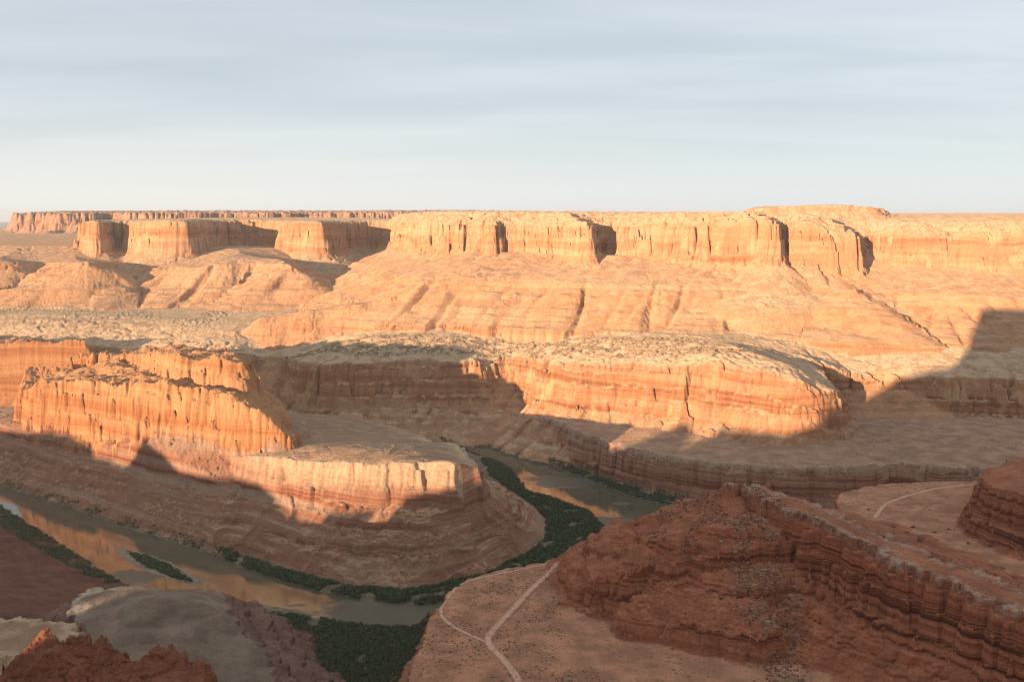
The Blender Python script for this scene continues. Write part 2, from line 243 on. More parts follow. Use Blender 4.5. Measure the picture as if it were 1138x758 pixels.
def height(x, y, fine=True):
    x = np.asarray(x, np.float64); y = np.asarray(y, np.float64)
    n1 = fbm(x, y, 330, 3, 1); b2 = np.abs(fbm(x, y, 88, 2, 11)); n2 = (np.clip(1 - b2 * 3.2, 0, 1) ** 1.6 - 0.25) * np.clip(0.75 + 1.3 * fbm(x, y, 300, 2, 95), 0.15, 1.8)
    if fine:
        n3 = np.clip(1 - np.abs(perlin(x / 24, y / 24, 21)) * 2.6, 0, 1) + 0.6 * perlin(x / 13, y / 13, 23) - 0.3
        n4 = perlin(x / 6.5, y / 6.5, 31) + 0.6 * perlin(x / 3.2, y / 3.2, 33)
    else: n3 = n4 = np.zeros(x.shape, F32)
    z = np.full(x.shape, 2.6, F32) + n1 * 0.8 + n4 * 0.3
    crn = np.floor((fbm(x, y, 62, 2, 41) + 0.25 * fbm(x, y, 18, 2, 44)) * 4 + 0.5) / 4 * 0.7 + 0.3 * perlin(x / 30, y / 30, 46)
    lab = np.full(x.shape, -1, np.int16); dd = np.full(x.shape, 0, F32)
    for li, nm in enumerate(LABELS):
        L = LAY[nm]
        sd, H = RAS[nm].get(x, y)
        w = L['warp']
        m = np.nonzero(sd < L['maxd'] + 100)[0]
        if not len(m): continue
        s = sd[m]; R = RAS[nm]; xm, ym = x[m], y[m]
        k = s < L['maxd'] * 0.9
        gx = xm * .2 + R.samp(R.qx, xm, ym) * .8; gy = ym * .2 + R.samp(R.qy, xm, ym) * .8
        lam = L['lam']
        gA = np.clip(1 - np.abs(fbm(gx, gy, lam, 2, 15)) * L['gk'], 0, 1) ** 1.3 - 0.3
        gB = np.clip(1 - np.abs(perlin(gx / (lam * .37), gy / (lam * .37), 19)) * 2.2, 0, 1) - 0.4
        grow = np.clip(s / 110, 0, 1)
        d = s + w[0] * n1[m] + w[1] * (L['face'] * (1 - .75 * grow) * n2[m] + (0.25 + grow) * gA + grow * .45 * gB) + w[2] * n3[m] * (1 - 0.7 * grow) + w[3] * n4[m]
        drop = np.interp(d, L['prof'][:, 0], L['prof'][:, 1])
        if L['alt']:
            wb = np.clip(-RAS_BACK.get(x[m], y[m], False)[0] / 12 + 0.5, 0, 1)
            drop = drop * (1 - wb) + np.interp(d, L['alt'][1][:, 0], L['alt'][1][:, 1]) * wb
        rise = np.interp(-d, L['inner'][:, 0], L['inner'][:, 1])
        if L['crest']: rise = rise + L['crest'] * (crn[m] - 0.2) * np.clip(1.3 - drop / 90, 0.2, 1)
        zz = (H[m] - drop + rise).astype(F32)
        zz[d > L['maxd']] = -99
        up = zz > z[m]
        mm = m[up]
        z[mm] = zz[up]; lab[mm] = li; dd[mm] = d[up]
    wd = RAS_WATER.get(x, y, False)[0] + 5 * n2 + 3 * n3 * 0.5
    wl = np.minimum(wd, RAS_TIP.get(x, y, False)[0] + 9 * n2)
    soft = np.isin(lab, SOFT)
    z = np.where(soft, np.minimum(z, 2.4 + np.interp(wl, [5, 95, 125], [0, 78, 320])), z).astype(F32)
    lab[soft & (wl < 4)] = -1
    for (bl, c, r, hgt) in BUMPS:
        q = ((x - c[0]) ** 2 + (y - c[1]) ** 2) / (r * r)
        z += (hgt * np.exp(-q * 1.2) * (lab == LABELS.index(bl))).astype(F32)
    # rock beds and roughness
    for li, nm in enumerate(LABELS):
        if LAY[nm]['of']: lab[lab == li] = LABELS.index(LAY[nm]['of'])
    terr = np.zeros(x.shape, F32); dip = np.zeros(x.shape, F32); inn = np.full(x.shape, 0.35, F32); rough = np.full(x.shape, 0.3, F32)
    for li, nm in enumerate(LABELS):
        k = lab == li
        terr[k] = LAY[nm]['terr']; rough[k] = LAY[nm]['rough']; inn[k] = {'cliff_terrace': 1.0, 'talus_bench': 0.6, 'mesa': 0.3, 'rocky_knoll': 0.9, 'lower_fin': 1.0, 'upper_fin': 1.0, 'red_outcrop': 0.9}.get(nm, 0.35); dip[k] = LAY[nm]['dip']
    out = np.clip((dd + 2) / 6, 0, 1)
    rock = np.clip(0.55 + 0.9 * fbm(x, y, 120, 2, 51), 0.1, 1)
    und = 5 * n1 + dip * (x + 0.4 * y)
    zt = np.interp(z + und, _zb, _mb) - und
    z = z + ((zt - z) * terr * rock * out * np.clip((z - 6) / 20, 0, 1)).astype(F32)
    if fine:
        zt = np.interp(z + und, _zf, _mf) - und
        z = z + ((zt - z) * np.minimum(terr * 1.3, 1) * out * np.clip((z - 6) / 20, 0, 1)).astype(F32)
        rg = np.abs(perlin(x / 17, y / 17, 61)) * 1.6 + np.abs(perlin(x / 8, y / 8, 63)) * 0.9 + perlin(x / 3.6, y / 3.6, 65) * 0.5 - 0.8
        z = z + rough * np.clip(0.65 + 1.3 * fbm(x, y, 140, 2, 91), 0.25, 1.6) * rg * (inn + (1 - inn) * out) * np.clip((z - 1) / 12, 0.1, 1)
    # the foot of a fin is the slope of the peninsula
    k = ((lab == LABELS.index('lower_fin')) & (dd > 44)) | ((lab == LABELS.index('upper_fin')) & (dd > 64)); lab[k] = LABELS.index('gooseneck')
    lab[(lab == LABELS.index('grey_hill')) & (dd > 5)] = 91
    # river bed, island and mud bars
    bed = np.clip(wd * 0.22, -4, 60)
    val = lab < 0
    z = np.where(val, np.minimum(z, bed + 0.1), z)
    e = ISLE_B - ISLE_A; t = np.clip(((x - ISLE_A[0]) * e[0] + (y - ISLE_A[1]) * e[1]) / (e @ e), 0, 1)
    di = np.hypot(x - ISLE_A[0] - t * e[0], y - ISLE_A[1] - t * e[1]) + 4 * n2
    isl = np.clip(1.4 - di / (7 + 13 * np.sin(np.pi * np.clip(t, 0.04, 0.96))), -3, 1.3) * 1.5 - 0.3
    z = np.where(di < 60, np.maximum(z, isl), z)
    for (c, r, r2) in BARS:
        q = 0.55 - np.hypot((x - c[0]) / r, (y - c[1]) / r2) + 0.25 * n2
        z = np.maximum(z, np.clip(q, -3, 0.5) * 0.8)
    isle = (di < 45) & (z > -0.6) & val
    lab = np.where(isle, 90, lab)
    return z.astype(F32), lab, dd

def par_height(x, y, fine=True):
    sh = x.shape; x = x.ravel(); y = y.ravel()
    n = max(1, len(x) // 120000)
    parts = list(zip(np.array_split(x, n), np.array_split(y, n)))
    with ThreadPoolExecutor(4) as ex:
        r = list(ex.map(lambda p: height(p[0], p[1], fine), parts))
    return [np.concatenate([q[i] for q in r]).reshape(sh) for i in range(3)]

def hz(x, y):
    return par_height(np.atleast_1d(np.asarray(x, float)), np.atleast_1d(np.asarray(y, float)))[0]

# ------------------------------------------------------------------ helpers
COL = bpy.context.scene.collection
def mesh_obj(name, verts, faces, mats, smooth=True, attrs=None):
    """faces: (n, k) int array"""
    me = bpy.data.meshes.new(name)
    n, k = faces.shape
    me.vertices.add(len(verts)); me.vertices.foreach_set('co', np.ascontiguousarray(verts, F32).ravel())
    me.loops.add(n * k); me.loops.foreach_set('vertex_index', np.ascontiguousarray(faces, np.int32).ravel())
    me.polygons.add(n); me.polygons.foreach_set('loop_start', np.arange(0, n * k, k, dtype=np.int32))
    me.polygons.foreach_set('use_smooth', np.full(n, smooth, bool))
    for a, v in (attrs or {}).items():
        at = me.attributes.new(a, 'FLOAT', 'POINT'); at.data.foreach_set('value', np.ascontiguousarray(v, F32))
    me.update(calc_edges=True)
    for m in (mats if isinstance(mats, list) else [mats]): me.materials.append(m)
    o = bpy.data.objects.new(name, me); COL.objects.link(o)
    return o

def tag(o, label, cat, kind=None, group=None):
    o['label'] = label; o['category'] = cat
    if kind: o['kind'] = kind
    if group: o['group'] = group
    return o

# ------------------------------------------------------------------ materials
class NT:
    def __init__(self, name):
        self.m = bpy.data.materials.new(name); self.m.use_nodes = True
        self.t = self.m.node_tree; self.t.nodes.clear(); self.n = self.t.nodes; self.l = self.t.links
    def new(self, typ, **kw):
        nd = self.n.new(typ)
        for k, v in kw.items(): setattr(nd, k, v)
        return nd
    def link(self, a, b): self.l.new(a, b)
    def val(self, sock, v):
        if hasattr(v, 'is_linked') or isinstance(v, bpy.types.NodeSocket): self.link(v, sock)
        else: sock.default_value = v
    def math(self, op, a, b=0.0, clamp=False):
        nd = self.new('ShaderNodeMath', operation=op, use_clamp=clamp); self.val(nd.inputs[0], a); self.val(nd.inputs[1], b); return nd.outputs[0]
    def vec(self, x, y, z):
        nd = self.new('ShaderNodeCombineXYZ'); [self.val(nd.inputs[i], v) for i, v in enumerate((x, y, z))]; return nd.outputs[0]
    def noise(self, vec, scale, detail=3, rough=0.55):
        nd = self.new('ShaderNodeTexNoise'); nd.inputs['Scale'].default_value = scale; nd.inputs['Detail'].default_value = detail
        nd.inputs['Roughness'].default_value = rough; self.link(vec, nd.inputs['Vector']); return nd.outputs['Fac']
    def remap(self, v, a, b, c=0.0, d=1.0):
        nd = self.new('ShaderNodeMapRange'); nd.interpolation_type = 'SMOOTHSTEP'
        self.val(nd.inputs[0], v)
        for i, q in enumerate((a, b, c, d)): nd.inputs[1 + i].default_value = q
        return nd.outputs[0]
    def mix(self, f, a, b, mode='MIX'):
        nd = self.new('ShaderNodeMix', data_type='RGBA', blend_type=mode)
        self.val(nd.inputs[0], f)
        for s, v in ((nd.inputs[6], a), (nd.inputs[7], b)):
            if isinstance(v, tuple): s.default_value = (*v, 1.0)
            else: self.link(v, s)
        return nd.outputs[2]
    def ramp(self, f, stops):
        nd = self.new('ShaderNodeValToRGB'); el = nd.color_ramp.elements
        while len(el) < len(stops): el.new(0.5)
        for e, (p, c) in zip(el, stops): e.position = p; e.color = (*c, 1)
        self.link(f, nd.inputs[0]); return nd.outputs[0]
    def finish(self, color, rough=0.95, bump=None, bd=1.0, spec=0.15, strength=1.0):
        b = self.new('ShaderNodeBsdfPrincipled'); o = self.new('ShaderNodeOutputMaterial')
        self.val(b.inputs['Base Color'], color if not isinstance(color, tuple) else (*color, 1)); self.val(b.inputs['Roughness'], rough)
        b.inputs['Specular IOR Level'].default_value = spec; b.inputs['Diffuse Roughness'].default_value = 1.0
        if bump is not None:
            bn = self.new('ShaderNodeBump'); bn.inputs['Distance'].default_value = bd; bn.inputs['Strength'].default_value = strength
            self.link(bump, bn.inputs['Height']); self.link(bn.outputs[0], b.inputs['Normal'])
        self.link(b.outputs[0], o.inputs[0]); return self.m

def mulc(c, k): return tuple(max(0.0, v * k) for v in c)

def rock(name, bands, flat, talus, cap=None, bscale=0.05, varnish=0.5, shrub=0.0, grain=1.0, flat_lo=0.80, flat_hi=0.95, blotch=None, cap_lo=0.1, flatband=0.15):
    """bedded rock: bands by elevation on the cliffs, waste on the slopes, dust on the flats"""
    t = NT(name)
    g = t.new('ShaderNodeNewGeometry'); pos = g.outputs['Position']
    sp = t.new('ShaderNodeSeparateXYZ'); t.link(pos, sp.inputs[0]); X, Y, Zc = sp.outputs
    nz = t.new('ShaderNodeSeparateXYZ'); t.link(g.outputs['Normal'], nz.inputs[0]); N = nz.outputs[2]
    wob = t.noise(pos, 0.006, 3)
    zz = t.math('ADD', Zc, t.math('MULTIPLY', wob, 26.0))
    b1 = t.noise(t.vec(t.math('MULTIPLY', X, 0.0012), t.math('MULTIPLY', Y, 0.0012), t.math('MULTIPLY', zz, bscale)), 1.0, 4, 0.65)
    bandc = t.ramp(t.remap(b1, 0.34, 0.66), [(i / (len(bands) - 1), c) for i, c in enumerate(bands)])
    # dark desert varnish running down the faces
    st = t.noise(t.vec(t.math('MULTIPLY', X, 0.055), t.math('MULTIPLY', Y, 0.055), t.math('MULTIPLY', Zc, 0.006)), 1.0, 4, 0.6)
    st2 = t.noise(pos, 0.012, 3)
    stm = t.math('MULTIPLY', t.remap(st, 0.47, 0.70), t.math('MULTIPLY', t.remap(st2, 0.35, 0.65), varnish))
    cliff = t.mix(stm, bandc, mulc(bands[0], 0.45))
    if blotch:
        cliff = t.mix(t.math('MULTIPLY', t.remap(t.noise(pos, 0.016, 3), 0.54, 0.68), 0.8), cliff, blotch)
    n5 = t.noise(pos, 0.03, 5, 0.65); n6 = t.noise(pos, 0.16, 4, 0.65)
    tal = t.mix(t.remap(n5, 0.33, 0.67), mulc(talus, 0.78), mulc(talus, 1.22))
    tal = t.mix(t.math('MULTIPLY', t.remap(b1, 0.4, 0.6), 0.65), tal, bandc)
    fl = t.mix(t.remap(n5, 0.35, 0.68), mulc(flat, 0.74), mulc(flat, 1.22))
    fl = t.mix(t.math('MULTIPLY', t.remap(b1, 0.38, 0.62), flatband), fl, bandc)
    ns = t.math('ADD', N, t.math('MULTIPLY', t.math('SUBTRACT', n6, 0.5), 0.25))
    c = t.mix(t.remap(ns, 0.50, 0.74), cliff, tal)
    c = t.mix(t.remap(ns, flat_lo, flat_hi), c, fl)
    if cap:
        at = t.new('ShaderNodeAttribute', attribute_name='cap')
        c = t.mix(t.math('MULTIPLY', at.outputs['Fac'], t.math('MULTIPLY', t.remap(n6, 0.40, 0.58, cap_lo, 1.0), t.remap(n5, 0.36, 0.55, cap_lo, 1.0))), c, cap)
    if shrub > 0:
        vo = t.new('ShaderNodeTexVoronoi'); vo.inputs['Scale'].default_value = 0.11; t.link(pos, vo.inputs['Vector'])
        dot = t.remap(vo.outputs['Distance'], 0.16, 0.30, 1.0, 0.0)
        dot = t.math('MULTIPLY', dot, t.math('MULTIPLY', t.remap(t.noise(pos, 0.009, 4), 0.42, 0.62), t.remap(N, 0.8, 0.92)))
        c = t.mix(t.math('MULTIPLY', dot, shrub), c, (0.075, 0.075, 0.042))
    sp2 = t.noise(pos, 0.5, 3, 0.7)
    c = t.mix(1.0, c, t.mix(t.remap(sp2, 0.3, 0.7), (0.82, 0.82, 0.82), (1.16, 1.15, 1.14)), 'MULTIPLY')
    hb = t.math('ADD', t.math('MULTIPLY', n6, 1.0), t.math('MULTIPLY', sp2, 0.35))
    hb = t.math('ADD', hb, t.math('MULTIPLY', st, 0.7))
    hb = t.math('ADD', hb, t.math('MULTIPLY', t.noise(t.vec(t.math('MULTIPLY', X, 0.02), t.math('MULTIPLY', Y, 0.02), t.math('MULTIPLY', zz, 0.3)), 1.0, 3), 0.8))
    return t.finish(c, 0.95, hb, 2.6 * grain, 0.1)

W1, W2, W3 = (0.41, 0.18, 0.085), (0.50, 0.26, 0.135), (0.56, 0.335, 0.19)
M = {}
M['mesa'] = rock('great_cliff_rock', [W1, W2, W2, W3], (0.47, 0.325, 0.20), (0.49, 0.265, 0.14), cap=(0.55, 0.375, 0.23), bscale=0.03, varnish=0.55, shrub=0.5, grain=1.2, blotch=(0.60, 0.385, 0.22))
M['talus'] = rock('talus_rock', [(0.42, 0.18, 0.085), W2, W3], (0.46, 0.29, 0.175), (0.49, 0.265, 0.14), bscale=0.028, varnish=0.1, shrub=0.35, grain=1.2, flat_lo=0.93, flat_hi=0.99)
M['terrace'] = rock('terrace_rock', [(0.30, 0.12, 0.060), (0.42, 0.19, 0.090), (0.46, 0.22, 0.11), (0.50, 0.28, 0.15)], (0.52, 0.355, 0.215), (0.48, 0.29, 0.165), cap=(0.56, 0.40, 0.25), bscale=0.06, varnish=0.4, shrub=0.4, blotch=(0.58, 0.37, 0.19))
M['bench'] = rock('bench_rock', [(0.25, 0.095, 0.05), (0.38, 0.17, 0.095), (0.46, 0.24, 0.145), (0.50, 0.32, 0.21)], (0.40, 0.235, 0.145), (0.36, 0.18, 0.105), cap=(0.46, 0.33, 0.23), bscale=0.09, varnish=0.65, shrub=0.7)
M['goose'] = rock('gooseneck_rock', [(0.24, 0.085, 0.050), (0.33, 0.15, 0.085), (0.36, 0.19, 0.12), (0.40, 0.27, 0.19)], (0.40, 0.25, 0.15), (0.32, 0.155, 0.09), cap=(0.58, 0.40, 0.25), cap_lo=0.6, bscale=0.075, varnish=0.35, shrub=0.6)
M['fin'] = rock('fin_rock', [(0.40, 0.165, 0.07), (0.48, 0.225, 0.10), (0.53, 0.28, 0.135)], (0.45, 0.24, 0.12), (0.46, 0.22, 0.10), bscale=0.05, varnish=0.3, shrub=0.3)
M['red'] = rock('red_bed_rock', [(0.12, 0.040, 0.020), (0.35, 0.112, 0.050), (0.42, 0.145, 0.068), (0.46, 0.20, 0.105)], (0.42, 0.162, 0.084), (0.385, 0.135, 0.066), cap=(0.44, 0.33, 0.24), bscale=0.16, varnish=0.5, shrub=0.2, grain=1.4)
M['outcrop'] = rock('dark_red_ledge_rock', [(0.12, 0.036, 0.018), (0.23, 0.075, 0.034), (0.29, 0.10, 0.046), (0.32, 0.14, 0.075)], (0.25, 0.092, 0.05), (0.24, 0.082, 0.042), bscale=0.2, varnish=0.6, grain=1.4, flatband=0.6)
M['soil'] = rock('pink_soil_bench', [(0.24, 0.09, 0.055), (0.33, 0.15, 0.09), (0.38, 0.20, 0.13)], (0.47, 0.225, 0.125), (0.40, 0.17, 0.088), bscale=0.12, varnish=0.4, shrub=0.8, grain=0.6)
M['grey'] = rock('grey_shale_hill', [(0.15, 0.060, 0.045), (0.21, 0.095, 0.07), (0.25, 0.15, 0.115), (0.32, 0.22, 0.16)], (0.225, 0.165, 0.108), (0.21, 0.14, 0.09), cap=(0.55, 0.42, 0.29), cap_lo=0.5, flatband=0.5, bscale=0.13, varnish=0.3, grain=0.7, flat_lo=0.72, flat_hi=0.88)
M['purple'] = rock('purple_ledge_rock', [(0.11, 0.048, 0.034), (0.19, 0.085, 0.06), (0.24, 0.12, 0.085), (0.30, 0.19, 0.14)], (0.22, 0.13, 0.09), (0.19, 0.095, 0.065), bscale=0.16, varnish=0.5, grain=1.0, flat_lo=0.88, flat_hi=0.98, flatband=0.5)
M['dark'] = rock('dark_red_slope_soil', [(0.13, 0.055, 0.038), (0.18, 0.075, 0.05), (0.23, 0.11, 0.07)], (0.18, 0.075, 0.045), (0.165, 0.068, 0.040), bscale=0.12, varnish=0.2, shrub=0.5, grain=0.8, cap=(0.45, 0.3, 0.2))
M['distant'] = rock('distant_rock', [(0.36, 0.17, 0.095), (0.46, 0.25, 0.15), (0.50, 0.31, 0.20)], (0.40, 0.27, 0.18), (0.42, 0.24, 0.15), bscale=0.02, varnish=0.3, grain=2.0)

def mat_floor():
    t = NT('river_bank_silt'); g = t.new('ShaderNodeNewGeometry'); p = g.outputs['Position']
    n = t.noise(p, 0.05, 5); n2 = t.noise(p, 0.3, 4)
    c = t.mix(t.remap(n, 0.4, 0.6), (0.17, 0.125, 0.08), (0.27, 0.19, 0.125)); c = t.mix(t.remap(n2, 0.45, 0.65, 0, 0.7), c, (0.075, 0.085, 0.04))
    return t.finish(c, 0.95, n2, 1.0)
M['floor'] = mat_floor()

def mat_sand():
    t = NT('damp_sand'); g = t.new('ShaderNodeNewGeometry'); p = g.outputs['Position']; n = t.noise(p, 0.12, 4)
    return t.finish(t.mix(t.remap(n, 0.35, 0.65), (0.20, 0.15, 0.10), (0.32, 0.25, 0.18)), 0.85, n, 0.3)
M['sand'] = mat_sand()

def mat_water():
    t = NT('silty_river_water'); g = t.new('ShaderNodeNewGeometry'); p = g.outputs['Position']
    n = t.noise(p, 0.012, 4)
    c = t.mix(t.remap(n, 0.35, 0.65), (0.095, 0.085, 0.050), (0.12, 0.105, 0.064))
    sp = t.new('ShaderNodeSeparateXYZ'); t.link(p, sp.inputs[0])
    rif = 0.0
    for cx, cy, r in ((-170, 1440, 130), (-640, 1590, 60), (205, 1880, 70), (120, 2190, 90)):           # riffles over shallow bars
        dx = t.math('MULTIPLY', t.math('SUBTRACT', sp.outputs[0], float(cx)), 1.0 / r); dy = t.math('MULTIPLY', t.math('SUBTRACT', sp.outputs[1], float(cy)), 1.6 / r)
        q = t.math('ADD', t.math('MULTIPLY', dx, dx), t.math('MULTIPLY', dy, dy))
        q = t.math('ADD', q, t.math('MULTIPLY', t.math('SUBTRACT', t.noise(p, 0.03, 4), 0.5), 2.2))
        rif = t.math('MAXIMUM', rif, t.remap(q, 0.5, 1.1, 1.0, 0.0))
    w = t.math('ADD', t.math('MULTIPLY', t.noise(p, 0.35, 3), 0.05), t.math('MULTIPLY', t.noise(p, 0.05, 2), 0.06))
    w = t.math('ADD', w, t.math('MULTIPLY', t.math('MULTIPLY', t.noise(p, 0.55, 3), rif), 2.6))
    b = t.new('ShaderNodeBsdfPrincipled'); o = t.new('ShaderNodeOutputMaterial')
    t.link(c, b.inputs['Base Color']); t.val(b.inputs['Roughness'], t.math('ADD', t.math('MULTIPLY', rif, 0.26), 0.03)); b.inputs['IOR'].default_value = 1.33; b.inputs['Specular IOR Level'].default_value = 0.75
    bn = t.new('ShaderNodeBump'); bn.inputs['Distance'].default_value = 0.5; bn.inputs['Strength'].default_value = 1.0; t.link(w, bn.inputs['Height']); t.link(bn.outputs[0], b.inputs['Normal'])
    t.link(b.outputs[0], o.inputs[0]); return t.m
M['water'] = mat_water()

def mat_leaf(name, a, b):
    t = NT(name); g = t.new('ShaderNodeNewGeometry'); p = g.outputs['Position']
    n = t.noise(p, 0.02, 3); n2 = t.noise(p, 0.22, 3, 0.7)
    c = t.mix(t.remap(n2, 0.42, 0.60), a, b); c = t.mix(t.math('MULTIPLY', t.remap(n, 0.5, 0.62), 0.6), c, (0.15, 0.14, 0.07)); c = t.mix(1.0, c, t.mix(t.remap(n2, 0.36, 0.64), (0.62, 0.66, 0.62), (1.38, 1.3, 1.2)), 'MULTIPLY')
    return t.finish(c, 0.8, None, spec=0.1)
M['leaf'] = mat_leaf('tamarisk_leaves', (0.100, 0.118, 0.055), (0.155, 0.165, 0.088))
M['sage'] = mat_leaf('sage_leaves', (0.070, 0.075, 0.042), (0.10, 0.10, 0.06))

def mat_track():
    t = NT('graded_dirt'); g = t.new('ShaderNodeNewGeometry'); p = g.outputs['Position']; n = t.noise(p, 0.15, 4); n2 = t.noise(p, 0.5, 4, 0.7)
    at = t.new('ShaderNodeAttribute', attribute_name='edge')
    c = t.mix(t.remap(n, 0.35, 0.65), (0.56, 0.315, 0.20), (0.66, 0.41, 0.275))
    c = t.mix(t.remap(t.math('ADD', at.outputs['Fac'], t.math('MULTIPLY', t.math('SUBTRACT', n2, 0.5), 1.6)), 0.55, 0.95), c, (0.49, 0.232, 0.133))
    return t.finish(c, 0.95, n2, 0.2)
M['track'] = mat_track()

def mat_boulder(name, a, b):
    t = NT(name); g = t.new('ShaderNodeNewGeometry'); oi = t.new('ShaderNodeObjectInfo'); p = g.outputs['Position']; n = t.noise(p, 0.4, 4)
    c = t.mix(t.remap(n, 0.3, 0.7), a, b); k = t.math('ADD', t.math('MULTIPLY', oi.outputs['Random'], 0.5), 0.72)
    c = t.mix(1.0, c, t.vec(k, k, k), 'MULTIPLY')
    return t.finish(c, 0.95, t.noise(p, 1.2, 3), 0.4, 0.1)
M['pale_boulder'] = mat_boulder('pale_sandstone_block', (0.33, 0.215, 0.13), (0.47, 0.335, 0.215))
M['red_boulder'] = mat_boulder('red_sandstone_block', (0.20, 0.085, 0.05), (0.32, 0.15, 0.09))

# ------------------------------------------------------------------ terrain: a fan of ground from under the rim to the horizon
NCOL, NROW = 1440, 1900
TX = np.linspace(-0.70, 0.70, NCOL)
def build_rows():
    step = 8
    tc = TX[::step]
    inv = 1.0 / np.linspace(1 / 430.0, 1 / 14000.0, 1700); lg = np.exp(np.linspace(math.log(430), math.log(70000), 1500))
    ys = np.unique(np.concatenate([inv, lg]))
    Yg, Tg = np.meshgrid(ys, tc)
    zc = par_height(Tg * Yg, Yg, True)[0]
    v = FOC * (CAMZ - zc) / Yg
    dv = np.abs(np.diff(v, axis=1)); run = np.minimum.accumulate(v, axis=1)
    vis = (v[:, 1:] <= run[:, 1:] + 6)
    w = dv * np.where(vis, 1.0, 0.28) + 55 * np.diff(np.log(ys))[None, :]
    def box(a, k, ax):
        ker = np.ones(k) / k; return np.apply_along_axis(lambda r: np.convolve(np.pad(r, k // 2, mode='edge'), ker, 'valid'), ax, a)
    dens = w / np.diff(ys)[None, :]
    dens = box(box(box(dens, 41, 0), 31, 0), 5, 1)
    cum = np.concatenate([np.zeros((len(tc), 1)), np.cumsum(dens * np.diff(ys)[None, :], axis=1)], axis=1)
    rows = np.array([np.interp(np.linspace(0, c[-1], NROW), c, ys) for c in cum])
    return np.array([np.interp(TX, tc, rows[:, j]) for j in range(NROW)])      # (NROW, NCOL)
YR = build_rows()
XR = YR * TX[None, :]
ZR, LR, DR = par_height(XR, YR)
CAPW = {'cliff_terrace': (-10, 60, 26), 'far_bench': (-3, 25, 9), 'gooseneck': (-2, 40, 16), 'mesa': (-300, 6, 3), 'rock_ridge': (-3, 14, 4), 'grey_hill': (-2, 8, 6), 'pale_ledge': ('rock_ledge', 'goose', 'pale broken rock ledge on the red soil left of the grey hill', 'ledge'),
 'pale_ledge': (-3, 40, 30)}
cap = np.zeros(ZR.shape, F32)
for nm, (a, b, c) in CAPW.items():
    k = LR == LABELS.index(nm); d = DR[k]
    if nm == 'mesa': v = np.clip((a + 30 - d) / -30, 0, 1) * 0 + np.clip((-d) / 20, 0, 1)
    elif nm == 'cliff_terrace': v = np.clip((8 - d) / 16, 0, 1) * np.clip((d + 150) / 60, 0.25, 1)
    elif nm == 'gooseneck':
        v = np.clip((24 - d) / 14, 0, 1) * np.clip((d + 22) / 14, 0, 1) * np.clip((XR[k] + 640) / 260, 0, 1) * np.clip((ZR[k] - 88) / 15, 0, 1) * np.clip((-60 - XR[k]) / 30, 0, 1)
    else: v = np.clip((c - d) / 5, 0, 1) * np.clip((d + 16) / 8, 0, 1)
    if nm == 'grey_hill':
        c0 = Z(110, 668, 120); v = v * np.clip(1.6 - np.hypot(XR[k] - c0[0], YR[k] - c0[1]) / 45, 0, 1)
    cap[k] = v
V = np.stack([XR, YR, ZR], -1).reshape(-1, 3)
idx = np.arange(NROW * NCOL, dtype=np.int32).reshape(NROW, NCOL)
Fq = np.stack([idx[:-1, :-1], idx[:-1, 1:], idx[1:, 1:], idx[1:, :-1]], -1).reshape(-1, 4)
FL = LR[:-1, :-1].reshape(-1)
capf = cap.ravel()
TERR = {
 -1: ('valley_floor', 'floor', 'silty valley floor along both banks of the winding river', 'valley floor'),
 90: ('sandbar', 'sand', 'narrow sandbar island with pale edge and dark shrubs in the river', 'sandbar'),
 91: ('ledgy_cliff', 'purple', 'stepped purple-brown cliff under the smooth grey hill above the green thicket', 'cliff'),
 'far_bench': ('canyon_bench', 'bench', 'low grey bench above the short striped cliff on the river\'s far bank', 'bench'),
 'cliff_terrace': ('cliff_terrace', 'terrace', 'wide boulder-strewn terrace ending in tall red and orange cliffs', 'terrace'),
 'talus_bench': ('talus_slope', 'talus', 'long smooth orange talus slope under the great mesa cliffs', 'slope'),
 'mesa': ('mesa', 'mesa', 'great flat-topped mesa with pale caprock filling the right of the skyline', 'mesa'),
 'butte': ('butte', 'mesa', 'orange cliff-walled butte with dark shaded alcoves left of the great mesa', 'butte'),
 'talus_apron': ('talus_apron', 'talus', 'gullied talus apron spreading below the alcoved buttes', 'slope'),
 'low_ridge': ('low_ridge', 'talus', 'low orange ridge tapering out from the foot of the talus slope', 'ridge'),
 'distant_mesa': ('distant_mesa', 'distant', 'hazy pinkish mesa on the horizon behind the buttes', 'mesa'),
 'gooseneck': ('gooseneck_peninsula', 'goose', 'rounded peninsula with pale sunlit rim inside the river bend', 'peninsula'),
 'lower_fin': ('rock_fin', 'fin', 'glowing orange rock fin standing on the peninsula', 'rock fin'),
 'upper_fin': ('rock_fin', 'fin', 'higher stepped orange wall behind the glowing fin', 'rock fin'),
 'near_bench': ('dirt_bench', 'soil', 'pink dirt bench crossed by pale tracks at the foot of the dark red ridge', 'bench'),
 'rock_ridge': ('rock_ridge', 'red', 'dark red fluted ridge topped with broken pale caprock', 'ridge'),
 'rocky_knoll': ('rocky_knoll', 'red', 'ledgy dark red knoll bulging from the ridge above the dirt tracks', 'knoll'),
 'red_buttress': ('rock_buttress', 'red', 'steep dark red buttress beyond the ridge beside the pale road', 'buttress'),
 'grey_hill': ('shale_hill', 'grey', 'smooth rounded grey hill with layered purple-brown side above the river', 'hill'),
 'pale_ledge': ('rock_ledge', 'goose', 'pale broken rock ledge on the red soil left of the grey hill', 'ledge'),
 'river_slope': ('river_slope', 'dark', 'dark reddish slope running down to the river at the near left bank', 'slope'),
 'red_outcrop': ('rock_outcrop', 'outcrop', 'jagged dark red outcrop of tilted ledges below the grey hill', 'outcrop'),
}
